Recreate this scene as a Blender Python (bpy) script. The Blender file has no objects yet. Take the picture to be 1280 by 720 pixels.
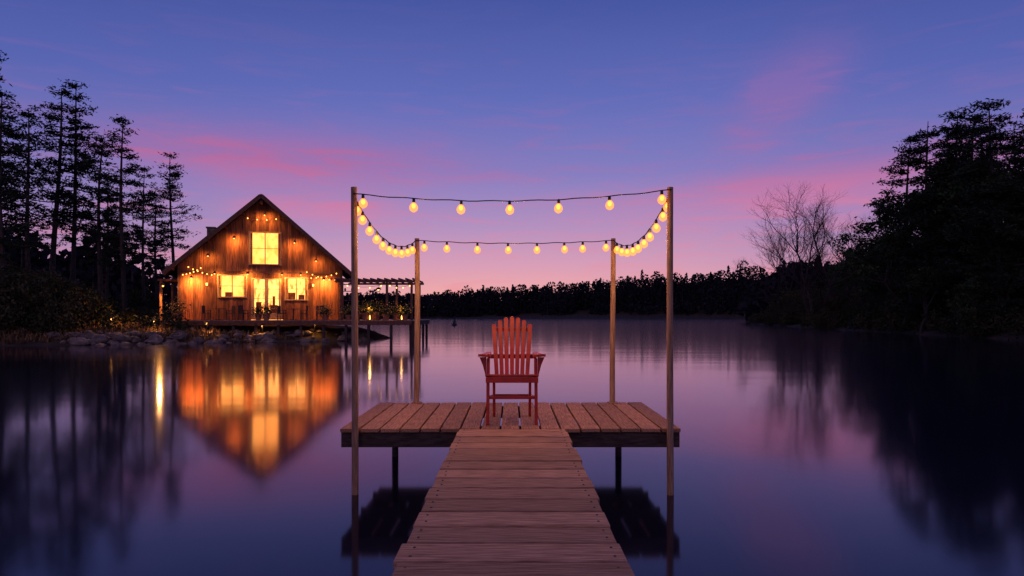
import bpy, math, random
import numpy as np
from mathutils import Vector, Matrix, noise as mnoise

rng = np.random.default_rng(7)
random.seed(7)
scene = bpy.context.scene
CAMZ = 1.65
HOR = 394.0
F = 853.0
DECK = 0.6

def PX(px, d): return (px-640.0)/F*d
def PZ(py, d): return CAMZ+(HOR-py)/F*d
def lin(c):
    out=[]
    for v in c:
        v=v/255.0
        out.append(v/12.92 if v<=0.04045 else ((v+0.055)/1.055)**2.4)
    return tuple(out)+(1.0,)

# ------------------------------------------------------------------ materials
def new_mat(name):
    m=bpy.data.materials.new(name); m.use_nodes=True
    nt=m.node_tree; nt.nodes.clear()
    out=nt.nodes.new('ShaderNodeOutputMaterial')
    return m,nt,out
def principled(name, c1, c2, scale=5.0, rough=0.7, vec_scale=(1,1,1), bump=0.0, bscale=None, detail=5, spec=0.3, coord='Object', island=0.0):
    m,nt,out=new_mat(name)
    N=nt.nodes; L=nt.links
    p=N.new('ShaderNodeBsdfPrincipled')
    tc=N.new('ShaderNodeTexCoord'); mp=N.new('ShaderNodeMapping')
    mp.inputs['Scale'].default_value=vec_scale
    L.new(tc.outputs[coord],mp.inputs[0])
    no=N.new('ShaderNodeTexNoise'); no.inputs['Scale'].default_value=scale; no.inputs['Detail'].default_value=detail
    L.new(mp.outputs[0],no.inputs['Vector'])
    cr=N.new('ShaderNodeValToRGB')
    cr.color_ramp.elements[0].position=0.32; cr.color_ramp.elements[0].color=c1
    cr.color_ramp.elements[1].position=0.68; cr.color_ramp.elements[1].color=c2
    L.new(no.outputs['Fac'],cr.inputs[0])
    col=cr.outputs[0]
    if island>0:
        g=N.new('ShaderNodeNewGeometry')
        mr=N.new('ShaderNodeMapRange'); mr.inputs['To Min'].default_value=1-island; mr.inputs['To Max'].default_value=1+island
        L.new(g.outputs['Random Per Island'],mr.inputs['Value'])
        hs=N.new('ShaderNodeHueSaturation'); L.new(mr.outputs[0],hs.inputs['Value']); L.new(col,hs.inputs['Color'])
        col=hs.outputs[0]
    L.new(col,p.inputs['Base Color'])
    p.inputs['Roughness'].default_value=rough
    p.inputs['Specular IOR Level'].default_value=spec
    if bump>0:
        b=N.new('ShaderNodeBump'); b.inputs['Strength'].default_value=bump; b.inputs['Distance'].default_value=0.02
        n2=N.new('ShaderNodeTexNoise'); n2.inputs['Scale'].default_value=bscale or scale*3; n2.inputs['Detail'].default_value=6
        L.new(mp.outputs[0],n2.inputs['Vector']); L.new(n2.outputs['Fac'],b.inputs['Height']); L.new(b.outputs[0],p.inputs['Normal'])
    L.new(p.outputs[0],out.inputs[0])
    return m
def emis(name,col,strength,col2=None,scale=2.0,vs=(1,1,1),lo=0.35,hi=0.65,clear=0.0):
    m,nt,out=new_mat(name); N=nt.nodes; L=nt.links
    e=N.new('ShaderNodeEmission'); e.inputs[1].default_value=strength; e.inputs[0].default_value=col
    if col2:
        tc=N.new('ShaderNodeTexCoord'); mp=N.new('ShaderNodeMapping'); mp.inputs['Scale'].default_value=vs
        L.new(tc.outputs['Object'],mp.inputs[0])
        no=N.new('ShaderNodeTexNoise'); no.inputs['Scale'].default_value=scale; no.inputs['Detail'].default_value=3
        L.new(mp.outputs[0],no.inputs['Vector'])
        cr=N.new('ShaderNodeValToRGB'); cr.color_ramp.elements[0].position=lo; cr.color_ramp.elements[1].position=hi
        cr.color_ramp.elements[0].color=col2; cr.color_ramp.elements[1].color=col
        L.new(no.outputs['Fac'],cr.inputs[0]); L.new(cr.outputs[0],e.inputs[0])
    if clear>0:
        t=N.new('ShaderNodeBsdfTransparent'); mx=N.new('ShaderNodeMixShader'); mx.inputs[0].default_value=clear
        L.new(e.outputs[0],mx.inputs[1]); L.new(t.outputs[0],mx.inputs[2]); L.new(mx.outputs[0],out.inputs[0])
    else: L.new(e.outputs[0],out.inputs[0])
    return m

M_plankx = principled('weathered_plank_cross',(0.27,0.125,0.065,1),(0.66,0.355,0.205,1),scale=5,vec_scale=(1.2,16,16),rough=0.68,bump=0.5,bscale=9,island=0.24,detail=8,spec=0.2)
M_planky = principled('weathered_plank_long',(0.24,0.105,0.05,1),(0.56,0.285,0.155,1),scale=5,vec_scale=(16,1.2,16),rough=0.68,bump=0.5,bscale=9,island=0.28,detail=8,spec=0.2)
M_patio = principled('patio_plank',(0.17,0.085,0.055,1),(0.38,0.2,0.13,1),scale=5,vec_scale=(10,1.2,10),rough=0.6,bump=0.3,island=0.25)
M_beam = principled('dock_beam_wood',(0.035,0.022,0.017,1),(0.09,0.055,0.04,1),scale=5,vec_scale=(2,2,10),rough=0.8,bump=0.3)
M_post = principled('post_wood',(0.22,0.12,0.065,1),(0.45,0.27,0.16,1),scale=7,vec_scale=(9,9,1),rough=0.7,bump=0.4)
M_red = principled('red_paint',(0.34,0.022,0.010,1),(0.54,0.042,0.02,1),scale=9,rough=0.4,bump=0.12,bscale=30,spec=0.4)
M_wire = principled('black_cable',(0.012,0.012,0.014,1),(0.03,0.03,0.03,1),scale=20,rough=0.5)
M_bulb = emis('bulb_glass',(1.0,0.27,0.03,1),2.4,clear=0.5)
M_core = emis('bulb_filament',(1.0,0.37,0.075,1),3.6)
M_needle = principled('pine_needles',(0.012,0.02,0.012,1),(0.035,0.05,0.025,1),scale=0.9,rough=0.8,island=0.4,spec=0.1)
M_leaf = principled('leaf_green',(0.02,0.034,0.014,1),(0.06,0.085,0.032,1),scale=0.6,rough=0.75,island=0.5,spec=0.1)
M_bush = principled('shrub_leaf',(0.025,0.03,0.012,1),(0.08,0.07,0.03,1),scale=0.5,rough=0.8,island=0.5,spec=0.1)
M_dry = principled('dry_grass',(0.09,0.05,0.02,1),(0.28,0.16,0.07,1),scale=1.2,rough=0.9,island=0.5,spec=0.1)
M_far = principled('far_forest_hazed',(0.013,0.015,0.018,1),(0.03,0.03,0.035,1),scale=0.05,rough=0.9,island=0.25,spec=0.0)  # distance haze put into the leaf colour as a slight blue tint
M_bark = principled('bark',(0.03,0.022,0.017,1),(0.09,0.065,0.05,1),scale=4,vec_scale=(4,4,0.8),rough=0.9,bump=0.5)
M_twig = principled('bare_twig',(0.03,0.021,0.02,1),(0.065,0.043,0.04,1),scale=3,rough=0.9,spec=0.1)
M_rock = principled('rock',(0.08,0.06,0.045,1),(0.27,0.2,0.15,1),scale=3,rough=0.85,bump=0.6,bscale=9,island=0.4)
M_ground = principled('ground_soil',(0.03,0.022,0.012,1),(0.09,0.06,0.035,1),scale=0.7,rough=0.95,bump=0.7,bscale=6,detail=10)
M_siding = principled('cedar_siding',(0.12,0.034,0.013,1),(0.36,0.12,0.042,1),scale=3,vec_scale=(6,6,0.5),rough=0.7,bump=0.3,island=0.5)
M_roof = principled('shingle_roof',(0.02,0.014,0.014,1),(0.05,0.035,0.03,1),scale=5,vec_scale=(1,1,3),rough=0.85,bump=0.6,bscale=12)
M_trim = principled('dark_trim',(0.10,0.04,0.02,1),(0.2,0.085,0.045,1),scale=6,rough=0.7)
M_frame = principled('window_frame',(0.40,0.22,0.10,1),(0.55,0.32,0.16,1),scale=6,rough=0.6)
M_furn = principled('dark_furniture',(0.03,0.02,0.015,1),(0.08,0.05,0.035,1),scale=6,rough=0.6)
M_pot = principled('terracotta',(0.25,0.09,0.045,1),(0.4,0.16,0.08,1),scale=8,rough=0.8)
M_flower = principled('yellow_flower',(0.5,0.28,0.03,1),(0.75,0.5,0.12,1),scale=5,rough=0.7,island=0.4)
M_win = emis('window_light',(1.0,0.38,0.075,1),3.1,(1.0,0.22,0.03,1),scale=1.3,vs=(1.6,1,1),lo=0.3,hi=0.6)
M_win2 = emis('room_light',(1.0,0.40,0.09,1),3.3,(0.8,0.13,0.02,1),scale=2.2,vs=(2.2,1,0.7),lo=0.34,hi=0.56)
M_lamp = emis('lamp_glass',(1.0,0.40,0.08,1),5.0)
M_curtain = principled('curtain_cloth',(0.55,0.30,0.11,1),(0.75,0.45,0.2,1),scale=4,vec_scale=(12,1,0.3),rough=0.9)

# ------------------------------------------------------------------ mesh builder
class MB:
    def __init__(s): s.v=[]; s.f=[]; s.m=[]; s.n=0
    def add(s,verts,faces,mi=0):
        b=s.n
        s.v.extend([tuple(map(float,q)) for q in verts]); s.n+=len(verts)
        for f in faces: s.f.append(tuple(b+i for i in f)); s.m.append(mi)
    def box(s,x0,x1,y0,y1,z0,z1,mi=0):
        v=[(x0,y0,z0),(x1,y0,z0),(x1,y1,z0),(x0,y1,z0),(x0,y0,z1),(x1,y0,z1),(x1,y1,z1),(x0,y1,z1)]
        s.add(v,[(0,3,2,1),(4,5,6,7),(0,1,5,4),(1,2,6,5),(2,3,7,6),(3,0,4,7)],mi)
    def beam(s,p0,p1,w,h,side=(1,0,0),mi=0,w1=None,h1=None):
        p0=Vector(p0);p1=Vector(p1);d=(p1-p0).normalized()
        a=Vector(side); a=(a-d*a.dot(d)).normalized(); b=d.cross(a)
        w1=w if w1 is None else w1; h1=h if h1 is None else h1
        v=[]
        for p,ww,hh in((p0,w,h),(p1,w1,h1)):
            for sa,sb in((-1,-1),(1,-1),(1,1),(-1,1)): v.append(p+a*ww/2*sa+b*hh/2*sb)
        s.add(v,[(0,3,2,1),(4,5,6,7),(0,1,5,4),(1,2,6,5),(2,3,7,6),(3,0,4,7)],mi)
    def tube(s,pts,rads,seg=6,mi=0):
        pts=[Vector(p) for p in pts]
        ref=Vector((0.31,0.95,0.05))
        v=[];f=[]
        for i,p in enumerate(pts):
            d=(pts[min(i+1,len(pts)-1)]-pts[max(i-1,0)])
            if d.length<1e-7: d=Vector((0,0,1))
            d.normalize()
            r0=ref if abs(d.dot(ref))<0.95 else Vector((1,0,0))
            a=(r0-d*r0.dot(d)).normalized(); b=d.cross(a)
            for k in range(seg):
                t=2*math.pi*k/seg
                v.append(p+(a*math.cos(t)+b*math.sin(t))*rads[i])
        for i in range(len(pts)-1):
            for k in range(seg):
                k2=(k+1)%seg
                f.append((i*seg+k,i*seg+k2,(i+1)*seg+k2,(i+1)*seg+k))
        f.append(tuple(range(seg))[::-1]); f.append(tuple((len(pts)-1)*seg+k for k in range(seg)))
        s.add(v,f,mi)
    def lathe(s,c,prof,seg=8,mi=0):
        s.tube([(c[0],c[1],c[2]+z) for r,z in prof],[r for r,z in prof],seg,mi)
    def quads(s,V,mi=0):
        n=len(V); b=s.n
        s.v.extend(map(tuple,V.reshape(-1,3).tolist())); s.n+=4*n
        s.f.extend([(b+4*i,b+4*i+1,b+4*i+2,b+4*i+3) for i in range(n)]); s.m.extend([mi]*n)
    def obj(s,name,mats,parent=None,smooth=False,bevel=0.0):
        me=bpy.data.meshes.new(name); me.from_pydata(s.v,[],s.f)
        for m in mats: me.materials.append(m)
        me.polygons.foreach_set('material_index',np.array(s.m,dtype=np.int32))
        if smooth: me.polygons.foreach_set('use_smooth',np.ones(len(s.f),dtype=bool))
        me.update()
        return place(name,me,parent,bevel)
def place(name,me,parent=None,bevel=0.0,loc=None,rot=0,scale=None):
    o=bpy.data.objects.new(name,me); scene.collection.objects.link(o)
    if parent: o.parent=parent
    if bevel>0:
        b=o.modifiers.new('bev','BEVEL'); b.width=bevel; b.segments=2; b.limit_method='ANGLE'
    if loc: o.location=loc
    o.rotation_euler=(0,0,rot)
    if scale: o.scale=scale
    return o
def empty(name,loc=(0,0,0),rot=0):
    o=bpy.data.objects.new(name,None); scene.collection.objects.link(o); o.location=loc; o.rotation_euler=(0,0,rot); return o
def lamp(parent,loc,power,r=0.08,col=(1.0,0.50,0.15),name='lamp_light'):
    ld=bpy.data.lights.new(name,'POINT'); ld.energy=power; ld.color=col; ld.shadow_soft_size=r
    o=bpy.data.objects.new(name,ld); scene.collection.objects.link(o); o.location=loc; o.parent=parent; return o
def spot(parent,loc,aim,power,cone=140,r=0.08,col=(1.0,0.43,0.10)):
    ld=bpy.data.lights.new('shaded_lamp','SPOT'); ld.energy=power; ld.color=col; ld.shadow_soft_size=r
    ld.spot_size=math.radians(cone); ld.spot_blend=0.8
    o=bpy.data.objects.new('shaded_lamp',ld); scene.collection.objects.link(o); o.parent=parent; o.location=loc
    o.rotation_euler=Vector(aim).to_track_quat('-Z','Y').to_euler(); return o

def leafq(C,Lr,Wr,flat=1.0):
    n=len(C)
    u=rng.normal(size=(n,3)); u[:,2]*=flat; u/=np.linalg.norm(u,axis=1)[:,None]+1e-9
    w=rng.normal(size=(n,3)); v=np.cross(u,w); v/=np.linalg.norm(v,axis=1)[:,None]+1e-9
    L=rng.uniform(Lr[0],Lr[1],(n,1))/2; W=rng.uniform(Wr[0],Wr[1],(n,1))/2
    return np.stack([C-u*L, C-v*W, C+u*L, C+v*W],axis=1)

# ------------------------------------------------------------------ lake outline / terrain
LAKE=np.array([(-70,-9),(-64,10),(-47,33),(-28,36.5),(-22,38.5),(-16,41.5),(-10,44),(-8.5,49),(-13,60),(-30,80),(-75,130),(-150,220),(-220,330),(-120,352),(0,362),(100,345),(165,330),(104,260),(61,170),(45,128),(38.5,90),(36,67),(33.5,45),(35,20),(42,-9)],float)
def lake_sd(P):
    P=np.asarray(P,float); A=LAKE; B=np.roll(LAKE,-1,axis=0)
    best=np.full(len(P),1e18); inside=np.zeros(len(P),bool)
    for a,b in zip(A,B):
        ab=b-a; t=np.clip(((P-a)@ab)/(ab@ab),0,1)
        q=a+t[:,None]*ab; d=((P-q)**2).sum(1); best=np.minimum(best,d)
        c=((a[1]>P[:,1])!=(b[1]>P[:,1]))
        xi=(b[0]-a[0])*(P[:,1]-a[1])/(b[1]-a[1]+1e-12)+a[0]
        inside^=(c&(P[:,0]<xi))
    d=np.sqrt(best)
    return np.where(inside,-d,d)
def vnoise(P,s,seed=0.0):
    return np.array([mnoise.noise(Vector((p[0]*s+seed,p[1]*s-seed,seed))) for p in P])
def height(P):
    P=np.asarray(P,float)
    sd=lake_sd(P)+vnoise(P,0.22,3.1)*0.9
    h=np.where(sd<0,np.maximum(sd*0.35,-2.5),0)
    land=0.9*(1-np.exp(-np.maximum(sd,0)/1.8))+np.maximum(sd-4,0)*0.035
    land=np.minimum(land,7)
    hill=np.clip((P[:,1]-150)/100,0,1)*np.clip((P[:,0]+60)/200,0,1)*np.clip(sd/50,0,1)*20
    land=land+hill+vnoise(P,0.5,9.0)*0.15*np.clip(sd,0,1)
    h=np.where(sd<0,h,land)
    pad=np.clip(1-np.maximum(np.maximum(np.abs(P[:,0]+16)-9,np.abs(P[:,1]-51)-8),0)/4,0,1)
    h=np.where(sd>0,h*(1-pad)+np.minimum(h,0.95)*pad,h)
    return h
def spaced(a,b,step,far):
    xs=list(np.arange(a,b+1e-6,step)); g=step; x=xs[-1]
    up=[]
    while x<far: g*=1.22; x+=g; up.append(x)
    g=step; x=a; dn=[]
    while x>-far: g*=1.22; x-=g; dn.append(x)
    return np.array(dn[::-1]+xs+up)
gx=spaced(-62,62,1.1,2500); gy=spaced(-16,120,1.1,2500)
GX,GY=np.meshgrid(gx,gy); P=np.stack([GX.ravel(),GY.ravel()],1)
H=height(P)
b=MB(); nx=len(gx); ny=len(gy)
b.v=np.column_stack([P,H]).tolist(); b.n=len(b.v)
b.f=[(j*nx+i,j*nx+i+1,(j+1)*nx+i+1,(j+1)*nx+i) for j in range(ny-1) for i in range(nx-1)]; b.m=[0]*len(b.f)
b.obj('ground',[M_ground],smooth=True)

# water
m,nt,out=new_mat('lake_water'); N=nt.nodes; L=nt.links
gl=N.new('ShaderNodeBsdfGlossy'); gl.inputs['Roughness'].default_value=0.088; gl.inputs['Color'].default_value=(1.0,0.95,1.0,1)
df=N.new('ShaderNodeBsdfDiffuse'); df.inputs['Color'].default_value=(0.006,0.007,0.018,1)
fr=N.new('ShaderNodeFresnel'); fr.inputs['IOR'].default_value=1.40
mx=N.new('ShaderNodeMixShader')
tc=N.new('ShaderNodeTexCoord'); mp=N.new('ShaderNodeMapping'); mp.inputs['Scale'].default_value=(0.18,0.35,1)
n1=N.new('ShaderNodeTexNoise'); n1.inputs['Scale'].default_value=1.0; n1.inputs['Detail'].default_value=1.5
bp=N.new('ShaderNodeBump'); bp.inputs['Strength'].default_value=0.10; bp.inputs['Distance'].default_value=0.08
L.new(tc.outputs['Object'],mp.inputs[0]); L.new(mp.outputs[0],n1.inputs[0]); L.new(n1.outputs['Fac'],bp.inputs['Height'])
L.new(bp.outputs[0],gl.inputs['Normal'])
L.new(fr.outputs[0],mx.inputs[0]); L.new(df.outputs[0],mx.inputs[1]); L.new(gl.outputs[0],mx.inputs[2]); L.new(mx.outputs[0],out.inputs[0])
b=MB(); b.add([(-320,-60,0),(320,-60,0),(320,420,0),(-320,420,0)],[(0,1,2,3)]); b.obj('water',[m])

# ------------------------------------------------------------------ dock
dock=empty('dock')
DF,DB=6.35,8.22
XL,XR=PX(425,DF),PX(851,DF)
b=MB(); n=17; pw=(XR-XL)/n
for i in range(n):
    x0=XL+i*pw+0.009; x1=XL+(i+1)*pw-0.009
    j=random.uniform(-0.004,0.004)
    b.box(x0,x1,DF-0.03+random.uniform(-0.01,0.01),DB+random.uniform(-0.015,0.015),DECK-0.035+j*0.5,DECK+j*0.5)
b.obj('platform_planks',[M_planky],dock,bevel=0.005)
b=MB()
y=-9.6; W=0.494
while y<DF-0.05:
    y1=min(y+0.25,DF-0.045)
    j=random.uniform(-0.004,0.004); tl=random.uniform(-0.003,0.003)
    x0=-W+random.uniform(-0.014,0.01); x1=W+random.uniform(-0.01,0.014)
    ya=y+0.013; yb=y1-0.011
    za=DECK-0.034+j; zb=DECK+0.001+j
    v=[(x0,ya,za),(x1,ya,za+tl),(x1,yb,za+tl),(x0,yb,za),(x0,ya,zb),(x1,ya,zb+tl),(x1,yb,zb+tl),(x0,yb,zb)]
    b.add(v,[(0,3,2,1),(4,5,6,7),(0,1,5,4),(1,2,6,5),(2,3,7,6),(3,0,4,7)])
    y+=0.25
b.obj('walkway_planks',[M_plankx],dock,bevel=0.006)
b=MB()
b.box(XL+0.01,XR-0.01,DF,DF+0.045,DECK-0.18,DECK-0.04)
b.box(XL+0.01,XR-0.01,DB-0.06,DB-0.015,DECK-0.18,DECK-0.04)
for xx in(XL+0.012,-0.55,0.51,XR-0.057): b.box(xx,xx+0.045,DF+0.05,DB-0.065,DECK-0.175,DECK-0.042)
for xx in(-W+0.03,W-0.075): b.box(xx,xx+0.045,-9.5,DF-0.01,DECK-0.18,DECK-0.037)
for yy in(DF+0.6,DF+1.2): b.box(XL+0.06,XR-0.06,yy,yy+0.04,DECK-0.29,DECK-0.18)
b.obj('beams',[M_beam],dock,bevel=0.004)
b=MB()
for (px,d) in((494,8.0),(773,8.0)):
    b.tube([(PX(px,d),d,-1.3),(PX(px,d),d,DECK-0.18)],[0.04,0.037],10)
for yy in(-8,-5,-2,0.6,3.4,5.9):
    for xx in(-0.36,0.36): b.tube([(xx,yy,-1.3),(xx,yy,DECK-0.18)],[0.045,0.042],10)
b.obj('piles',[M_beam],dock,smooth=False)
b=MB()
y=-9.6
while y<DF-0.1:
    if y>1.0:
        for xx in(-W+0.055,W-0.05):
            for o in(0.07,0.18):
                b.lathe((xx+random.uniform(-.005,.005),y+o,DECK+0.002),[(0.007,0),(0.006,0.003)],6)
    y+=0.25
b.obj('deck_screws',[M_wire],dock)

# posts
PFL=(PX(443,6.28),6.28); PFR=(PX(838,6.28),6.28); PBL=(PX(521,8.15),8.15); PBR=(PX(766,8.15),8.15)
ZF=PZ(234,6.28); ZB=PZ(298,8.15)
for (x,y),z0,z1 in((PFL,-1.4,ZF),(PFR,-1.4,ZF),(PBL,DECK,ZB),(PBR,DECK,ZB)):
    b=MB(); pts=[];k=8
    ph=random.uniform(0,6)
    for i in range(k+1):
        t=i/k; pts.append((x+0.006*math.sin(t*4+ph),y+0.006*math.cos(t*3+ph),z0+(z1-z0)*t))
    b.tube(pts,[0.034-0.006*i/k for i in range(k+1)],12)
    if z0>0: b.box(x-0.06,x+0.06,y-0.06,y+0.06,DECK,DECK+0.012)
    b.obj('wooden_post',[M_post],smooth=False,bevel=0.003)

# string lights
sl_parent=empty('string_lights')
b=MB()
def string(p0,p1,sag,ts,lights=()):
    p0=Vector(p0);p1=Vector(p1)
    def at(t):
        p=p0.lerp(p1,t); p.z-=4*sag*t*(1-t); return p
    K=36
    b.tube([at(i/K)+Vector((0,0,0.004*math.sin(i*1.3))) for i in range(K+1)],[0.0055]*(K+1),6,0)
    for t in ts:
        p=at(t); x=p.x+random.uniform(-.004,.004); sw=random.uniform(-.008,.008)
        b.lathe((p.x,p.y,p.z),[(0.007,0.004),(0.013,-0.002),(0.015,-0.03),(0.013,-0.036)],8,0)
        b.lathe((x,p.y+sw*.3,p.z-0.036),[(0.012,0),(0.024,-0.012),(0.037,-0.032),(0.040,-0.052),(0.032,-0.074),(0.012,-0.088)],12,1)
        b.lathe((x,p.y+sw*.3,p.z-0.052),[(0.004,0.01),(0.017,0.0),(0.021,-0.017),(0.014,-0.034),(0.003,-0.04)],8,2)
    for t in lights:
        p=at(t); lamp(sl_parent,(p.x,p.y,p.z-0.15),12,0.04,(1.0,0.46,0.14),'bulb_light')
zf1=PZ(243,6.28); zf2=PZ(238,6.28); zb=PZ(301,8.15)
string((PFL[0],6.24,zf1),(PFR[0],6.24,zf2),0.085,[(q-443)/395 for q in(455,518,577,637,698,761,826)],(0.19,0.49,0.80))
string((PBL[0],8.11,zb),(PBR[0],8.11,zb),0.035,[(q-521)/245 for q in(531,559,597,635,671,705,728,757)],(0.5,))
string((PFL[0],6.30,zf1-0.03),(PBL[0],8.11,zb),0.22,[0.03,0.1,0.2,0.3,0.4,0.5,0.6,0.71,0.82,0.92],(0.25,0.7))
string((PFR[0],6.30,zf2-0.03),(PBR[0],8.11,zb),0.22,[0.03,0.1,0.2,0.3,0.4,0.5,0.6,0.71,0.82,0.92],(0.25,0.7))
b.obj('cables_and_bulbs',[M_wire,M_bulb,M_core],sl_parent,smooth=True)

# ------------------------------------------------------------------ chair
b=MB()
for s in(-1,1):
    b.beam((s*0.232,0,0),(s*0.228,0,0.635),0.030,0.05)
    b.beam((s*0.185,0.56,0),(s*0.185,0.47,0.40),0.028,0.045)
    b.beam((s*0.206,0.05,0.445),(s*0.195,0.53,0.385),0.024,0.06,side=(1,0,0))
    b.beam((s*0.225,0.03,0.255),(s*0.19,0.52,0.215),0.018,0.032)
    z=0.645
    pl=[(0.245,-0.09),(0.30,-0.085),(0.322,-0.04),(0.315,0.05),(0.285,0.30),(0.262,0.56),(0.215,0.56),(0.212,0.25),(0.205,0.0),(0.215,-0.06)]
    pl=[(s*x,y) for x,y in pl]; nn=len(pl)
    v=[(x,y,z+0.012*(y<0)) for x,y in pl]+[(x,y,z+0.024+0.012*(y<0)) for x,y in pl]
    f=[tuple(range(nn)),tuple(range(nn,2*nn))]+[(i,(i+1)%nn,nn+(i+1)%nn,nn+i) for i in range(nn)]
    b.add(v,f)
    b.add([(s*0.249,-0.012,0.643),(s*0.305,-0.012,0.643),(s*0.275,-0.012,0.57),(s*0.249,-0.012,0.47),
           (s*0.249,0.012,0.643),(s*0.305,0.012,0.643),(s*0.275,0.012,0.57),(s*0.249,0.012,0.47)],
          [(0,1,2,3),(4,5,6,7),(0,1,5,4),(1,2,6,5),(2,3,7,6),(3,0,4,7)])
    b.beam((s*0.24,0.50,0.40),(s*0.24,0.54,0.643),0.024,0.045)
b.box(-0.25,0.25,-0.050,-0.030,0.405,0.458)
for i in range(6):
    y=-0.05+i*0.088; z=0.462-i*0.013
    b.beam((-0.256+0.006*i,y+0.04,z+0.01),(0.256-0.006*i,y+0.04,z+0.01),0.078,0.02,side=(0,1,-0.15))
b.box(-0.214,0.214,-0.010,0.010,0.245,0.275)
b.box(-0.17,0.17,0.50,0.518,0.20,0.235)
tops=[0.94,0.984,1.010,1.020,1.010,0.984,0.94]
for i in range(7):
    k=(i-3)/3; xb=k*0.152; xt=k*0.188; zt=tops[i]
    def sl(t): 
        return Vector((xb+(xt-xb)*t, 0.42+0.21*t+0.03*(1-k*k)*0.6-0.02*math.sin(t*math.pi), 0.385+(zt-0.385)*t))
    K=6
    wv=lambda t:0.0195+0.0035*t
    V=[];Fc=[]
    for j in range(K+1):
        t=j/K; p=sl(t); w=wv(t)
        for (dx,dy) in((-w,-0.008),(w,-0.008),(w,0.008),(-w,0.008)): V.append((p.x+dx,p.y+dy,p.z))
    p=sl(1)
    for (dx,dy) in((-0.014,-0.008),(0.014,-0.008),(0.014,0.008),(-0.014,0.008)): V.append((p.x+dx,p.y+dy+0.003,p.z+0.014))
    for j in range(K+1):
        for q in range(4): Fc.append((j*4+q,j*4+(q+1)%4,(j+1)*4+(q+1)%4,(j+1)*4+q))
    Fc.append((3,2,1,0)); e=(K+1)*4; Fc.append((e,e+1,e+2,e+3))
    b.add(V,Fc)
b.beam((-0.24,0.575,0.62),(0.24,0.575,0.62),0.02,0.045,side=(0,1,0))
b.beam((-0.185,0.640,0.90),(0.185,0.640,0.90),0.02,0.035,side=(0,1,0))
b.beam((-0.2,0.462,0.40),(0.2,0.462,0.40),0.02,0.05,side=(0,1,0))
ch=b.obj('adirondack_chair',[M_red],bevel=0.004)
ch.location=(0.0,6.53,DECK+0.002)

# ------------------------------------------------------------------ trees
def finish_mesh(b,name,mats):
    me=bpy.data.meshes.new(name); me.from_pydata(b.v,[],b.f)
    for mm in mats: me.materials.append(mm)
    me.polygons.foreach_set('material_index',np.array(b.m,dtype=np.int32)); me.update()
    return me
def pine_mesh(name,H,R,z0,seed,dens=1.0):
    r=random.Random(seed); b=MB()
    lean=(r.uniform(-.5,.5),r.uniform(-.5,.5))
    def tp(z):
        t=z/H; return Vector((lean[0]*t*t+0.15*math.sin(t*5+seed),lean[1]*t*t+0.1*math.cos(t*4+seed)-0.1,z))
    K=12
    b.tube([tp(H*i/K) for i in range(K+1)],[0.2*(1-i/K)**0.8+0.02 for i in range(K+1)],7,0)
    C=[]; lay=[]
    z=z0*H
    while z<H*0.985:
        lay.append(z); z+=H*r.uniform(0.030,0.068)
    for k in range(7):
        zz=r.uniform(0.1,z0)*H; a=r.uniform(0,6.28); p0=tp(zz); ln=r.uniform(.4,1.5)
        b.tube([p0,p0+Vector((math.cos(a)*ln,math.sin(a)*ln,ln*0.1))],[0.03,0.008],3,0)
    for z in lay:
        t=(z-z0*H)/(H-z0*H)
        prof=(math.sin(min(1,t*2.6+0.35)*math.pi/2))*(1-t)**0.62
        for k in range(r.randint(3,6)):
            a=r.uniform(0,2*math.pi); ln=R*prof*r.uniform(0.45,1.15)+0.25
            up=r.uniform(-0.1,0.28)+0.35*t
            p0=tp(z)
            pts=[p0+Vector((math.cos(a)*ln*s,math.sin(a)*ln*s,ln*(up*s-0.33*s*(1-s)))) for s in(0,.25,.5,.75,1)]
            b.tube(pts,[0.05*(1-j/4.6)*(0.5+ln/R*0.6) for j in range(5)],4,0)
            nc=max(2,int(ln*3.0*dens))
            for j in range(nc):
                s=r.uniform(0.3,1.05)
                q=p0+Vector((math.cos(a)*ln*s,math.sin(a)*ln*s,ln*(up*s-0.33*s*(1-s))))
                q+=Vector((r.gauss(0,.16),r.gauss(0,.16),r.gauss(0,.05)))*min(1.5,ln)
                C.append((q,r.uniform(0.22,0.42)))
    cc=[np.array(q)+rng.normal(size=(14,3))*np.array([s,s,s*0.42])*0.75 for q,s in C]
    b.quads(leafq(np.concatenate(cc),(0.22,0.46),(0.05,0.13),flat=0.5),1)
    return finish_mesh(b,name,(M_bark,M_needle))
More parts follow.
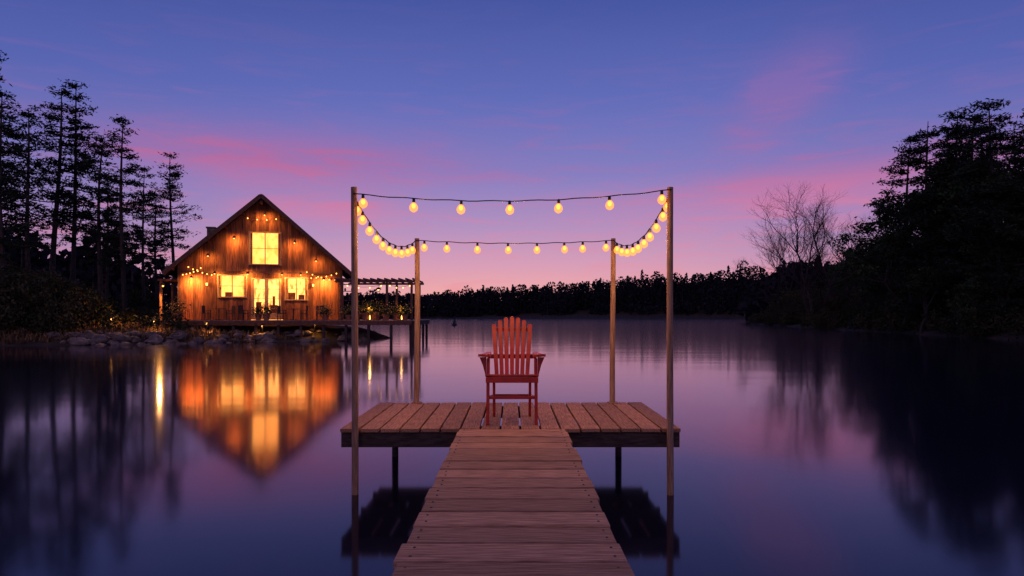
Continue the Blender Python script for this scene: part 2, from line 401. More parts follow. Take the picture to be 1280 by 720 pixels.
def leafy_mesh(name,H,seed,nleaf=70,leaf=(0.2,0.42),bare=False):
    r=random.Random(seed); b=MB(); tips=[]
    def rec(p,d,ln,rad,dep):
        K=3; pts=[p]; q=p.copy(); dd=d.copy()
        for j in range(K):
            dd=(dd+Vector((r.gauss(0,.12),r.gauss(0,.12),r.gauss(0.04,.07)))).normalized()
            q=q+dd*ln/K; pts.append(q.copy())
        b.tube(pts,[rad*(1-0.13*j) for j in range(K+1)],7 if dep<2 else (4 if dep<4 else 3),0)
        if not bare and dep>=2: tips.append(q.copy())
        maxd=6 if bare else 3
        if dep>=maxd: return
        nch=r.randint(2,4) if bare else r.randint(3,5)
        for k in range(nch):
            ax=Vector((r.gauss(0,1),r.gauss(0,1),r.gauss(0,.5))); ax=(ax-dd*ax.dot(dd)).normalized()
            sp=r.uniform(0.35,0.85) if bare else r.uniform(0.4,1.0)
            nd=(dd*math.cos(sp)+ax*math.sin(sp)); nd.z+=0.12; nd.normalize()
            pos=pts[-1] if k<2 else pts[r.randint(1,K)]
            rec(pos.copy(),nd,ln*r.uniform(0.62,0.82),rad*0.60*r.uniform(0.8,1.05),dep+1)
        if bare and dep>=3:
            for k in range(2):
                ax=Vector((r.gauss(0,1),r.gauss(0,1),r.gauss(0,1))).normalized(); nd=(dd*0.5+ax).normalized()
                pp=pts[r.randint(1,K)]
                b.tube([pp,pp+nd*ln*0.5,pp+nd*ln*0.9+Vector((0,0,0.1))],[rad*.35,rad*.25,rad*.12],3,0)
    if bare:
        for k in range(3):
            a=k*2.1+0.4
            rec(Vector((0.2*math.cos(a),0.2*math.sin(a),0)),Vector((0.28*math.cos(a),0.28*math.sin(a),1)).normalized(),H*0.27,0.17,0)
        mats=(M_twig,)
    else:
        rec(Vector((0,0,0)),Vector((0,0,1)),H*0.33,0.26,0)
        mats=(M_bark,M_leaf)
        cc=[]
        for t in tips:
            s=r.uniform(0.45,0.85)
            cc.append(np.array(t)+rng.normal(size=(nleaf,3))*np.array([s,s,s*0.6])*0.62)
        b.quads(leafq(np.concatenate(cc),leaf,(0.1,0.24),flat=0.8),1)
    A=np.array(b.v); s=H/A[:,2].max(); A*=s
    b.v=A.tolist()
    return finish_mesh(b,name,mats)
pines=[pine_mesh('pine_mesh_%d'%i,16.0,[2.7,3.1,2.4,3.3,2.6][i],[.34,.42,.30,.38,.46][i],i+3) for i in range(5)]
dpines=[pine_mesh('dense_pine_mesh_%d'%i,16.0,[3.6,4.0,3.4][i],0.1,i+23,dens=1.8) for i in range(3)]
leafy=[leafy_mesh('leafy_mesh_%d'%i,14.0,i+41) for i in range(3)]
bare=leafy_mesh('bare_mesh',15.0,77,bare=True)

def put(name,me,px,py,d,Hm,wid=1.0):
    X=PX(px,d)
    g=float(height([(X,d)])[0]); g=max(g,0.0)
    h=PZ(py,d)-g
    s=h/Hm
    return place(name,me,loc=(X,d,g-0.15),rot=random.uniform(0,6.28),scale=(s*wid,s*wid,s))
left=[(-70,70,50),(-35,95,46),(4,112,43),(38,135,47),(66,106,50),(94,98,52),(122,165,60),(154,147,50),(180,205,60),(216,190,55),(134,215,64),(-10,60,60),(196,240,66)]
for i,(px,py,d) in enumerate(left):
    put('pine_tree',pines[i%5],px,py,d,16.0,wid=random.uniform(0.85,1.12))
right=[(1248,120,50),(1292,118,47),(1214,140,57),(1186,136,62),(1158,150,60),(1133,168,68),(1300,150,56),(1270,155,62),(1330,110,50),(1225,180,75),(1360,100,46),(1195,165,58)]
for i,(px,py,d) in enumerate(right):
    put('pine_tree',dpines[i%3],px,py,d,16.0,wid=1.05)
rl=[(1110,235,74),(1172,215,66),(1240,200,56),(1285,215,51),(1140,262,64),(1100,290,84),(1205,260,58),(1075,318,95),(1060,335,110),(1265,285,48.5),(1120,300,72),(1320,200,50),(1165,190,80),(1200,180,85),(1150,320,58),(1215,330,51),(1185,300,70)]
for i,(px,py,d) in enumerate(rl):
    put('broadleaf_tree',leafy[i%3],px,py,d,14.0,wid=1.1)
put('bare_tree',bare,1018,222,92,15.0,wid=1.15)
put('bare_tree',bare,1062,262,98,15.0,wid=0.9)
put('bare_tree',bare,985,268,112,15.0,wid=0.9)

def shrub_mass(name,items,mat,leaf=(0.14,0.3),nl=26):
    b=MB(); cc=[]
    for (x,y,h,w) in items:
        g=max(float(height([(x,y)])[0]),0)
        b.tube([(x,y,g-0.1),(x+.1,y,g+h*0.5),(x+random.uniform(-.3,.3),y,g+h*0.85)],[0.05,0.035,0.015],4,0)
        nc=int(6+h*w*2.2)
        for k in range(nc):
            a=random.uniform(0,6.28); rr=w*0.5*math.sqrt(random.random()); zz=random.uniform(0.05,1)**0.9
            rr*=math.sqrt(max(0.05,1-zz*zz*0.85))
            c=np.array([x+math.cos(a)*rr,y+math.sin(a)*rr,g+zz*h*random.uniform(0.85,1.05)])
            s=random.uniform(0.25,0.5)
            cc.append(c+rng.normal(size=(nl,3))*np.array([s,s,s*.7])*0.7)
    b.quads(leafq(np.concatenate(cc),leaf,(0.07,0.16)),1)
    return b.obj(name,[M_bark,mat])
items=[]
for i in range(120):
    d=random.uniform(39.5,56); px=random.uniform(-60,235)
    x=PX(px,d)
    if lake_sd([(x,d)])[0]<0.8: continue
    if x>-25.5 and d>42: continue
    h=random.uniform(0.5,1.2) if px>125 else random.uniform(2.2,4.2)*(1-0.45*max(0,px)/125)
    items.append((x,d,h,h*random.uniform(1.0,1.6)))
for i in range(24):
    px=random.uniform(-60,85); d=random.uniform(38.2,41); x=PX(px,d)
    if lake_sd([(x,d)])[0]<0.4: continue
    items.append((x,d,random.uniform(0.8,2.0),random.uniform(1.5,2.6)))
for i in range(30):
    d=random.uniform(58,66); px=random.uniform(90,440); x=PX(px,d)
    if lake_sd([(x,d)])[0]<1: continue
    items.append((x,d,random.uniform(1.6,3),random.uniform(2,3.5)))
shrub_mass('lakeside_shrubs',items,M_bush)
items=[]
for i in range(520):
    d=random.uniform(38,160); x=random.uniform(33,80)
    sd=lake_sd([(x,d)])[0]
    if sd<0.0 or sd>14: continue
    h=random.uniform(2.0,5.2) if sd>2 else random.uniform(1.2,2.8)
    items.append((x,d,h,h*random.uniform(0.9,1.4)))
for i in range(110):
    seg=LAKE[18:24]; k=random.randint(0,4)
    a,c=seg[k],seg[k+1]; q=a+(c-a)*random.random()
    items.append((q[0]+random.uniform(0.2,1.2),q[1],random.uniform(0.8,1.8),random.uniform(1.8,3.0)))
shrub_mass('lakeside_shrubs',items,M_bush,leaf=(0.2,0.42))
# dry grass & litter on the lit bank
b=MB()
Pg=np.column_stack([rng.uniform(-34,-8,14000),rng.uniform(36,46,14000)])
sd=lake_sd(Pg); ok=(sd>0.0)&(sd<5.5)&(Pg[:,1]<45.6)&~((Pg[:,0]>-22.4)&(Pg[:,1]>42.7)); Pg=Pg[ok]
hg=height(Pg); n=len(Pg)
Lh=rng.uniform(0.12,0.42,(n,1)); base=np.column_stack([Pg,hg]); dirv=np.column_stack([rng.normal(0,.4,n),rng.normal(0,.4,n),np.ones(n)])
wv_=np.column_stack([rng.normal(0,1,n),rng.normal(0,1,n),np.zeros(n)]); wv_/=np.linalg.norm(wv_,axis=1)[:,None]
tip=base+dirv*Lh; wd=rng.uniform(0.03,0.08,(n,1))
b.quads(np.stack([base-wv_*wd,base+wv_*wd,tip+wv_*wd*.2,tip-wv_*wd*.2],axis=1),0)
b.obj('dry_grass',[M_dry])

# distant forest
def forest(name,N,cond):
    cc=[];b=MB()
    P=np.column_stack([rng.uniform(-330,330,N*14),rng.uniform(90,440,N*14)])
    sd=lake_sd(P); ok=(sd>0.5)&(sd<42)&cond(P); P=P[ok][:N]; sd=sd[ok][:N]
    hg=height(P)
    for (x,y),g,s in zip(P,hg,sd):
        H=random.uniform(9.5,12.5) if s>6 else random.uniform(5,9)
        if random.random()<0.05: H*=1.18
        con=random.random()<0.22; w=random.uniform(2.0,2.8) if con else random.uniform(3.4,5)
        n=105
        t=rng.uniform(0.02,1,n)**0.9; a=rng.uniform(0,6.28,n)
        pr=(1-t)**0.7 if con else np.sqrt(np.clip(1-(1.7*t-0.75)**2*0.98,0,1))
        rr=w*pr*np.sqrt(rng.uniform(0.2,1,n))
        cc.append(np.column_stack([x+rr*np.cos(a),y+rr*np.sin(a),g+t*H]))
        b.tube([(x,y,g-.3),(x,y,g+H*.85)],[0.25,0.06],3,0)
    b.quads(leafq(np.concatenate(cc),(1.0,2.0),(0.7,1.3)),1)
    b.obj(name,[M_bark,M_far])
forest('distant_forest',2400,lambda P:(P[:,1]>135)|((P[:,0]<-30)&(P[:,1]>95)))

# ------------------------------------------------------------------ rocks
b=MB()
for i in range(620):
    px=random.uniform(-40,470) if i>200 else random.uniform(90,300); d=random.uniform(37.5,44.8); x=PX(px,d)
    sd=lake_sd([(x,d)])[0]
    if sd<-1.0 or sd>2.2: continue
    g=float(height([(x,d)])[0]); s=random.uniform(0.08,0.3)*(1.35 if abs(sd)<0.8 else 0.8)
    V=[];seg=7
    sx,sy,sz=s*random.uniform(.8,1.6),s*random.uniform(.8,1.3),s*random.uniform(.5,.9)
    prof=[(0.3,-.9),(0.85,-.45),(1,0.05),(0.75,.6),(0.3,.9)]
    for r_,z_ in prof:
        for k in range(seg):
            a=2*math.pi*k/seg; q=random.uniform(0.8,1.2)
            V.append((x+math.cos(a)*r_*sx*q,d+math.sin(a)*r_*sy*q,g+sz*0.4+z_*sz*random.uniform(.85,1.1)))
    Fc=[(j*seg+k,j*seg+(k+1)%seg,(j+1)*seg+(k+1)%seg,(j+1)*seg+k) for j in range(4) for k in range(seg)]
    Fc+=[tuple(range(seg))[::-1],tuple(4*seg+k for k in range(seg))]
    b.add(V,Fc)
b.obj('shoreline_rocks',[M_rock])

# ------------------------------------------------------------------ cabin
HX,HY,HZ=PX(328,46),46.0,1.35
TH=math.radians(14)
cabin=empty('wooden_cabin',(HX,HY,HZ),TH)
HW=5.15; EA=3.1; AP=8.35; RW=5.95; DEP=9.0
slope=(AP-EA)/RW
def rz(x): return AP-abs(x)*slope-0.12
opens=[(-0.8,1.15,3.75,5.85),(-0.62,1.15,0.1,2.72),(-2.75,-1.05,1.55,2.95),(1.5,2.9,1.38,2.80)]
b=MB()
bw=0.206
xs=[-HW]
while xs[-1]<HW-0.05: xs.append(min(xs[-1]+bw,HW))
ed=sorted(set([round(v,4) for v in xs]+[o[0] for o in opens]+[o[1] for o in opens]))
for x0,x1 in zip(ed[:-1],ed[1:]):
    if x1-x0<0.004: continue
    xm=(x0+x1)/2; zt0=rz(x0); zt1=rz(x1)
    cuts=sorted([(o[2],o[3]) for o in opens if o[0]<xm<o[1]])
    z=0.0; spans=[]
    for c0,c1 in cuts:
        if c0-z>0.01: spans.append((z,c0,c0))
        z=c1
    spans.append((z,zt0,zt1))
    off=random.choice([0,0.012,0.024])
    for za,zb0,zb1 in spans:
        y0=-off; y1=0.10
        v=[(x0,y0,za),(x1,y0,za),(x1,y1,za),(x0,y1,za),(x0,y0,zb0),(x1,y0,zb1),(x1,y1,zb1),(x0,y1,zb0)]
        b.add(v,[(0,3,2,1),(4,5,6,7),(0,1,5,4),(1,2,6,5),(2,3,7,6),(3,0,4,7)])
for i in range(44):
    y0=0.11+i*(DEP-0.2)/44; y1=y0+(DEP-0.2)/44
    o=random.choice([0,0.012])
    b.box(-HW-o,-HW+0.1,y0,y1,0,rz(HW)); b.box(HW-0.1,HW+o,y0,y1,0,rz(HW))
b.add([(-HW,DEP,0),(HW,DEP,0),(HW,DEP,rz(HW)),(0,DEP,rz(0)),(-HW,DEP,rz(HW))],[(0,1,2,3,4)])
b.obj('walls',[M_siding],cabin)
b=MB()
for s in(-1,1):
    th=0.16
    v=[(0,-0.75,AP),(s*RW,-0.75,EA),(s*RW,DEP+0.5,EA),(0,DEP+0.5,AP)]
    v2=[(a,c,d-th) for a,c,d in v]
    b.add(v+v2,[(0,1,2,3),(4,5,6,7),(0,1,5,4),(1,2,6,5),(2,3,7,6),(3,0,4,7)])
    for k in range(26):
        t0=k/26; t1=(k+1)/26+0.006
        a0=Vector((s*RW*t0,0,AP-(AP-EA)*t0)); a1=Vector((s*RW*t1,0,AP-(AP-EA)*t1))
        n_=Vector((s*(AP-EA),0,RW)).normalized()
        q0=a0+n_*0.012; q1=a1+n_*0.035
        b.add([(q0.x,-0.77,q0.z),(q1.x,-0.77,q1.z),(q1.x,DEP+0.52,q1.z),(q0.x,DEP+0.52,q0.z)],[(0,1,2,3)])
b.obj('roof',[M_roof],cabin)
b=MB()
for s in(-1,1):
    b.beam((s*0.02,-0.79,AP-0.12),(s*(RW+0.03),-0.79,EA-0.13),0.05,0.26,side=(0,1,0))
    for k in range(5):
        t=0.2+k*0.18
        b.beam((s*RW*t,-0.70,AP-(AP-EA)*t-0.25),(s*RW*t,-0.02,AP-(AP-EA)*t-0.25),0.10,0.12)
    b.box(s*HW-0.09,s*HW+0.09,-0.075,-0.03,0,rz(HW)-0.05)
b.box(-HW+0.1,HW-0.1,-0.06,-0.028,3.12,3.24)
b.box(-0.09,0.09,-0.72,-0.03,AP-0.62,AP-0.45)
b.obj('trim',[M_trim],cabin)
b=MB();bl=MB();bl2=MB();bc=MB()
for i,(x0,x1,z0,z1) in enumerate(opens):
    t=0.075
    b.box(x0-t,x1+t,-0.07,-0.028,z1,z1+t); b.box(x0-t,x1+t,-0.085,-0.028,z0-t,z0)
    b.box(x0-t,x0,-0.065,-0.028,z0,z1); b.box(x1,x1+t,-0.065,-0.028,z0,z1)
    xm=(x0+x1)/2; b.box(xm-0.03,xm+0.03,-0.02,0.03,z0,z1)
    nh={0:2,1:4,2:2,3:2}[i]
    for k in range(1,nh):
        zm=z0+(z1-z0)*k/nh; b.box(x0,x1,-0.012,0.022,zm-0.015,zm+0.015)
    if i==1:
        for xm in(x0+0.06,(x0+x1)/2-0.07,(x0+x1)/2+0.07,x1-0.06): b.box(xm-0.045,xm+0.045,-0.018,0.028,z0,z1)
        b.box(x0,x1,-0.016,0.026,z0,z0+0.35)
    (bl2 if i in(1,3) else bl).add([(x0-.15,0.42,z0-.15),(x1+.15,0.42,z0-.15),(x1+.15,0.42,z1+.15),(x0-.15,0.42,z1+.15)],[(0,1,2,3)])
    if i in(0,2,3):
        for (a0,a1) in((x0,x0+0.16),(x1-0.16,x1)):
            pts=[(a0+(a1-a0)*k/6,0.14+0.03*(k%2)) for k in range(7)]
            V=[(p[0],p[1],z0) for p in pts]+[(p[0],p[1],z1) for p in pts]
            bc.add(V,[(k,k+1,7+k+1,7+k) for k in range(6)])
bi=MB()
bi.box(-0.45,-0.1,0.34,0.39,0.1,1.2); bi.box(0.45,0.95,0.34,0.39,0.1,1.0); bi.box(0.62,0.78,0.34,0.38,1.0,1.6)
bi.box(1.6,2.1,0.34,0.39,1.38,1.85); bi.box(2.3,2.7,0.34,0.39,1.38,1.7); bi.box(-2.4,-1.9,0.34,0.39,1.55,1.85)
b.obj('window_frames',[M_frame],cabin); bl.obj('window_glow',[M_win],cabin); bl2.obj('room_glow',[M_win2],cabin); bc.obj('curtains',[M_curtain],cabin)
bi.obj('interior_furniture',[M_trim],cabin)
b=MB(); b.box(-3.9,-3.4,2.4,2.9,4.6,6.35); b.box(-3.96,-3.34,2.34,2.96,6.35,6.45)
b.obj('chimney',[M_rock],cabin)
b=MB()
b.box(-6.5,-HW-0.1,0.2,7.0,2.55,2.68)
for yy in(0.3,3.4,6.8): b.box(-6.4,-6.26,yy,yy+0.14,-0.3,2.55)
b.obj('side_porch',[M_trim],cabin)
b=MB()
for (x,z,pw,yo,az_) in((-4.3,2.75,300,.6,-.55),(-2.9,3.05,95,.6,-.4),(4.0,2.75,330,.6,-.55),(2.5,3.05,95,.6,-.4),(-0.85,3.05,120,.6,-.4),(1.3,3.05,120,.6,-.4),(0.2,7.0,90,.6,-.45),(-1.7,5.4,90,.6,-.35),(2.1,5.2,90,.6,-.35),(-3.3,4.2,60,.6,-.3),(3.5,4.0,60,.6,-.3)):
    b.tube([(x,-0.03,z+0.12),(x,-yo,z+0.14)],[.015,.015],5,0)
    b.lathe((x,-yo,z),[(0.11,-0.02),(0.09,0.06),(0.03,0.13)],8,0)
    b.lathe((x,-yo,z-0.05),[(0.02,-0.02),(0.045,0.0),(0.04,0.04)],8,1)
    spot(cabin,(x,-yo-0.02,z-0.12),(0,0.7,az_),pw,160,.06)
for x,z in((-3.45,2.35),(3.3,2.35)):
    b.box(x-0.05,x+0.05,-0.11,-0.03,z-0.1,z+0.1,0); b.lathe((x,-0.18,z-0.1),[(0.05,0),(0.07,0.18)],6,1); b.lathe((x,-0.18,z+0.085),[(0.10,0),(0.03,0.08)],6,0)
b.lathe((-6.15,0.1,2.25),[(0.14,0),(0.1,0.1),(0.03,0.2)],8,0); b.lathe((-6.15,0.1,2.19),[(0.03,-0.03),(0.06,0.0),(0.05,0.05)],8,1)
spot(cabin,(-6.3,-0.15,2.1),(-0.25,-0.45,-1),1000,150,.1); spot(cabin,(-5.5,0.3,2.3),(0.2,0.4,-1),90,150,.06)
b.obj('eave_lamps',[M_wire,M_lamp],cabin)
b=MB()
def fest(pts,n):
    for (p0,p1,sag) in pts:
        p0=Vector(p0);p1=Vector(p1)
        def at(t):
            q=p0.lerp(p1,t); q.z-=4*sag*t*(1-t); return q
        b.tube([at(i/14) for i in range(15)],[0.012]*15,4,0)
        for i in range(n):
            q=at((i+.5)/n); b.lathe((q.x,q.y,q.z-0.02),[(0.015,0),(0.04,-0.03),(0.035,-0.07),(0.01,-0.09)],6,1)
fest([((-5.0,-0.2,3.0),(-3.7,-0.2,3.55),0.12),((-4.7,-0.2,3.6),(-3.0,-0.2,3.0),0.1),((2.7,-0.2,3.4),(4.9,-0.2,2.75),0.15),((3.0,-0.2,2.9),(5.0,-0.2,3.3),0.12)],6)
fest([((-1.2,-0.25,6.9),(1.2,-0.25,6.9),0.15)],4)
b.obj('facade_lights',[M_wire,M_lamp],cabin)
# ------------------------------------------------------------------ patio
patio=empty('lakeside_patio')
DZ=1.33
b=MB()
px0=-22.2; x=px0
while x<-6.3:
    b.box(x,x+0.19,42.9,52 if x>-11.6 else 46.6+(x+16.8)*math.tan(TH)+0.2,DZ-0.05,DZ+random.uniform(-.004,.004),0); x+=0.2
b.box(px0,-6.3,42.84,42.9,DZ-0.30,DZ-0.052,2)
b.box(-6.33,-6.27,42.9,52,DZ-0.34,DZ-0.052,1)
for i in range(12):
    xx=px0+0.3+i*1.42; b.box(xx,xx+0.16,42.95,43.11,-1.2,DZ-0.06,1)
for i in range(5): b.box(-6.5,-6.34,43.2+i*2,43.36+i*2,-1.5,DZ-0.06,1)
b.obj('patio_deck',[M_patio,M_beam,M_trim],patio)
b=MB()
zt=PZ(351,45)
for xx in(-11.0,-8.1,-6.5):
    for yy in(44.2,48.0): b.box(xx-0.07,xx+0.07,yy-0.07,yy+0.07,DZ,zt-0.14)
for yy in(44.2,48.0): b.box(-11.5,-6.2,yy-0.05,yy+0.05,zt-0.14,zt)
for i in range(12):
    xx=-11.3+i*0.45; b.box(xx-0.03,xx+0.03,43.6,48.6,zt+0.002,zt+0.12)
b.obj('pergola',[M_trim])
b=MB()
for (p0,p1) in(((-11.0,44.1,zt-0.2),(-8.1,44.1,zt-0.2)),((-8.1,44.1,zt-0.2),(-6.4,44.1,zt-0.2))):
    fest([(p0,p1,0.25)],4)
b.obj('pergola_lights',[M_wire,M_lamp])

def patio_chair(x,y,rot):
    b=MB()
    for sx in(-.2,.2):
        b.box(sx-.02,sx+.02,-.2,-.16,0,.62); b.box(sx-.02,sx+.02,.18,.22,0,.9); b.box(sx-.03,sx+.03,-.22,.2,.62,.65)
    b.box(-.22,.22,-.2,.2,.4,.44)
    for k in range(4): b.box(-.18+k*.1,-.12+k*.1,.19,.21,.46,.88)
    b.box(-.2,.2,.185,.215,.88,.94)
    o=b.obj('patio_chair',[M_furn]); o.location=(x,y,DZ+.005); o.rotation_euler=(0,0,rot)
def patio_table(x,y,r=.45):
    b=MB(); b.lathe((0,0,0),[(.25,0),(.25,.03),(.04,.05),(.04,.7),(r,.71),(r,.74)],14)
    o=b.obj('patio_table',[M_furn]); o.location=(x,y,DZ+.005)
patio_table(-18.9,44.0); patio_chair(-19.7,44.0,1.6); patio_chair(-18.1,43.9,-1.6); patio_chair(-17.2,43.7,2.6)
patio_table(-14.3,44.6); patio_chair(-15.0,44.5,1.5); patio_chair(-13.6,44.6,-1.5); patio_chair(-12.6,44.8,0.4)
patio_table(-8.9,46); patio_chair(-9.6,46,1.5); patio_chair(-8.2,46,-1.5)
b=MB()
for zz in(0.02,0.7,1.3,1.9,2.35): b.box(-.55,.55,-.2,.2,zz,zz+.04)
for sx in(-.55,.51):
    for sy in(-.2,.16): b.box(sx,sx+.04,sy,sy+.04,0.0,2.6)
for k in range(7): b.lathe((-.45+k*.15,0,[.74,1.34,1.94][k%3]),[(.05,0),(.07,.1),(.04,.2)],7)
o=b.obj('garden_shelf',[M_furn]); o.location=(-11.0,45.6,DZ)
def potted(x,y,h,fl,s=1.0):
    b=MB(); b.lathe((0,0,0),[(.13*s,0),(.2*s,.3*s),(.21*s,.33*s),(.18*s,.33*s)],10,0)
    C=rng.normal(size=(260,3))*np.array([.17,.17,.16])*s+np.array([0,0,.33*s+h*.45])
    b.quads(leafq(C,(.08,.18),(.04,.08)),1)
    if fl:
        C=rng.normal(size=(120,3))*np.array([.2,.2,.17])*s+np.array([0,0,.38*s+h*.55]); b.quads(leafq(C,(.06,.1),(.05,.09)),2)
    for k in range(6): b.tube([(0,0,.3*s),(random.uniform(-.15,.15),random.uniform(-.15,.15),.33*s+h*.6)],[.012,.006],4,1)
    o=b.obj('potted_plant',[M_pot,M_leaf,M_flower]); o.location=(x,y,DZ+.005)
for i,x in enumerate([-21.2,-16.2,-15.6,-11.9,-10.4,-9.9,-9.3,-8.7,-8.0,-7.4,-6.8]):
    potted(x,43.35+0.25*(i%2),random.uniform(.35,.6),True if x>-12 else i%2==0,random.uniform(1.0,1.5))
def lantern(x,y,z,power,h=0.35,name='garden_lantern'):
    b=MB(); w=.09
    b.box(-w,w,-w,w,0,.03); b.lathe((0,0,h),[(w*1.5,0),(.03,.1)],4,0)
    for sx in(-w,w-.015):
        for sy in(-w,w-.015): b.box(sx,sx+.015,sy,sy+.015,.03,h)
    b.lathe((0,0,.04),[(.035,0),(.045,.08),(.03,h-.12),(.008,h-.07)],8,1)
    o=b.obj(name,[M_wire,M_lamp]); o.location=(x,y,z)
    lamp(o,(0,0,h+.35),power,0.06)
lantern(-9.0,43.2,DZ+.005,9); lantern(-7.0,43.3,DZ+.005,9)
# shaded lamps added to brighten the bank rocks, aimed slightly down-slope
for (x,y,pw) in((-24.2,41.2,190),(-21.3,40.6,190),(-27.2,40.0,90),(-18.6,41.6,170),(-15.6,42.6,150),(-12.6,43.6,90)):
    gz=max(float(height([(x,y)])[0]),0.05); b=MB()
    b.tube([(0,0,-.1),(0,0,.75)],[.02,.02],6,0); b.lathe((0,0,.75),[(.17,-.02),(.12,.05),(.03,.09)],10,0); b.lathe((0,0,.68),[(.02,0),(.025,.03)],8,1)
    o=b.obj('bank_fill_lamp',[M_wire,M_lamp]); o.location=(x,y,gz); spot(o,(0,-.02,.66),(0,0.15,-1),pw*.6,150,.04)
b=MB(); b.tube([(0,0,0),(0,0,-.4)],[.006,.006],5,0); b.lathe((0,0,-.55),[(.03,-.03),(.07,.0),(.06,.06)],8,1); b.lathe((0,0,-.5),[(.2,-.02),(.14,.08),(.03,.14)],10,0)
o=b.obj('pendant_lamp',[M_wire,M_lamp]); o.location=(-9.0,46,zt-.02); spot(o,(0,0,-.62),(0,0.15,-1),420,150,.08)

b=MB(); b.lathe((0,0,0),[(.45,-.4),(.5,.15),(.3,.3),(.12,1.0),(.1,1.2)],10,0); b.lathe((0,0,1.2),[(.2,0),(.22,.12),(.05,.25)],8,0)
o=b.obj('channel_buoy',[M_wire]); o.location=(PX(568,110),110,0)

# ------------------------------------------------------------------ world
w=bpy.data.worlds.new('World'); scene.world=w; w.use_nodes=True
nt=w.node_tree; N=nt.nodes; L=nt.links; N.clear()
out=N.new('ShaderNodeOutputWorld'); bg=N.new('ShaderNodeBackground'); L.new(bg.outputs[0],out.inputs[0])
tc=N.new('ShaderNodeTexCoord'); sep=N.new('ShaderNodeSeparateXYZ'); L.new(tc.outputs['Generated'],sep.inputs[0])
def math_(op,a,b_=None,c=None,clamp=False):
    n=N.new('ShaderNodeMath'); n.operation=op; n.use_clamp=clamp
    for i,vv in enumerate((a,b_,c)):
        if vv is None: continue
        if isinstance(vv,(int,float)): n.inputs[i].default_value=vv
        else: L.new(vv,n.inputs[i])
    return n.outputs[0]
def mapr(v,a,b_,c=0,d=1,smooth=True):
    n=N.new('ShaderNodeMapRange'); n.interpolation_type='SMOOTHSTEP' if smooth else 'LINEAR'
    L.new(v,n.inputs['Value']); n.inputs['From Min'].default_value=a; n.inputs['From Max'].default_value=b_; n.inputs['To Min'].default_value=c; n.inputs['To Max'].default_value=d
    return n.outputs[0]
def mixc(f,a,b_,mode='MIX'):
    n=N.new('ShaderNodeMix'); n.data_type='RGBA'; n.blend_type=mode
    if isinstance(f,(int,float)): n.inputs[0].default_value=f
    else: L.new(f,n.inputs[0])
    for i,vv in((6,a),(7,b_)):
        if isinstance(vv,tuple): n.inputs[i].default_value=vv
        else: L.new(vv,n.inputs[i])
    return n.outputs[2]
X,Y,Z=sep.outputs
def ramp(stops):
    cr=N.new('ShaderNodeValToRGB'); e=cr.color_ramp.elements
    while len(e)<len(stops): e.new(0.5)
    for i,(p,c) in enumerate(stops): e[i].position=p; e[i].color=lin(c)
    L.new(Z,cr.inputs[0]); return cr.outputs[0]
front=ramp([(0,(240,172,158)),(.035,(230,164,170)),(.075,(208,154,184)),(.13,(170,142,192)),(.20,(130,124,192)),(.30,(95,107,184)),(.42,(68,84,160)),(1,(42,52,118))])
side=ramp([(0,(200,140,155)),(.05,(190,138,170)),(.12,(152,130,182)),(.20,(116,116,184)),(.30,(84,97,174)),(.42,(60,76,150)),(1,(42,52,118))])
az=mapr(math_('ABSOLUTE',X),0.15,0.7)
base=mixc(az,front,side)
def noise_(sc,scale,detail=5,dist=0.4,rot=4,rough=.5):
    mp=N.new('ShaderNodeMapping'); mp.inputs['Scale'].default_value=sc; mp.inputs['Rotation'].default_value=(0,math.radians(rot),0); L.new(tc.outputs['Generated'],mp.inputs[0])
    no=N.new('ShaderNodeTexNoise'); no.inputs['Scale'].default_value=scale; no.inputs['Detail'].default_value=detail; no.inputs['Roughness'].default_value=rough; no.inputs['Distortion'].default_value=dist
    L.new(mp.outputs[0],no.inputs['Vector']); return no.outputs['Fac']
nz=noise_((2.6,2.6,11),1.6)
nf=noise_((3,3,22),2.4,7,0.8,6,.55)
def patch(cx,cz,rx,rz_,tilt=0.0):
    dx=math_('DIVIDE',math_('SUBTRACT',X,cx),rx)
    dz=math_('DIVIDE',math_('SUBTRACT',math_('SUBTRACT',Z,cz),math_('MULTIPLY',math_('SUBTRACT',X,cx),tilt)),rz_)
    r2=math_('ADD',math_('MULTIPLY',dx,dx),math_('MULTIPLY',dz,dz))
    r2=math_('ADD',r2,math_('MULTIPLY',math_('SUBTRACT',nz,0.5),3.0))
    r2=math_('ADD',r2,math_('MULTIPLY',math_('SUBTRACT',nf,0.5),4.2))
    return math_('EXPONENT',math_('MULTIPLY',math_('MAXIMUM',r2,0.0),-1.2))
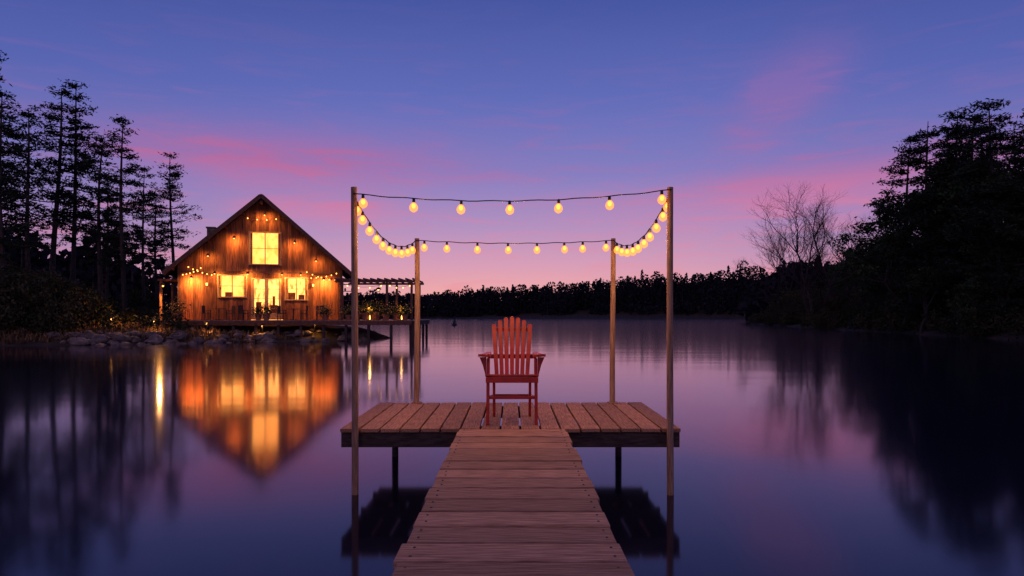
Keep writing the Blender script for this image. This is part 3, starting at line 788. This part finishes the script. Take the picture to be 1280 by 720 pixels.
m1=patch(-.29,.215,.18,.038); m2=patch(-.24,.145,.10,.018); m3=patch(.36,.165,.25,.034,0.10); m4=patch(.35,.285,.06,.05,0.4)
tot=math_('ADD',math_('ADD',math_('MULTIPLY',m1,.95),math_('MULTIPLY',m2,.75)),math_('ADD',math_('MULTIPLY',m3,.75),math_('MULTIPLY',m4,.5)))
gen=math_('MULTIPLY',mapr(nf,.48,.72),mapr(Z,0.5,0.05,0,.45))
tot=math_('ADD',tot,gen)
tot=math_('MULTIPLY',tot,mapr(Y,0.0,0.3),clamp=True)
cc=ramp([(0,(232,142,150)),(.08,(228,138,162)),(.14,(212,126,166)),(.21,(178,106,160)),(.3,(150,106,172)),(.45,(112,96,165)),(1,(80,75,140))])
sky=mixc(tot,base,cc)
ns=N.new('ShaderNodeTexSky'); ns.sky_type='NISHITA'; ns.sun_disc=False; ns.sun_elevation=math.radians(1.0); ns.sun_rotation=math.radians(0)
addn=N.new('ShaderNodeMix'); addn.data_type='RGBA'; addn.blend_type='ADD'; addn.inputs[0].default_value=0.003
L.new(sky,addn.inputs[6]); L.new(ns.outputs[0],addn.inputs[7])
L.new(addn.outputs[2],bg.inputs[0]); bg.inputs[1].default_value=1.0

sd=bpy.data.lights.new('dusk_fill','SUN'); sd.energy=0.22; sd.angle=math.radians(25); sd.color=(1.0,0.52,0.32)
so=bpy.data.objects.new('dusk_fill',sd); scene.collection.objects.link(so)
so.rotation_euler=(math.radians(50),0,math.radians(-14))  # soft warm fill from behind the camera, added to give the deck shape

# ------------------------------------------------------------------ camera
cd=bpy.data.cameras.new('camera'); cam=bpy.data.objects.new('camera',cd); scene.collection.objects.link(cam)
cam.location=(0,0,CAMZ); cam.rotation_euler=(math.radians(90),0,0)
cd.sensor_width=36; cd.lens=F/1280*36; cd.shift_y=(HOR-360)/1280.0; cd.clip_end=6000; cd.clip_start=0.05
scene.camera=cam
scene.view_settings.view_transform='Standard'; scene.view_settings.look='None'; scene.view_settings.exposure=0
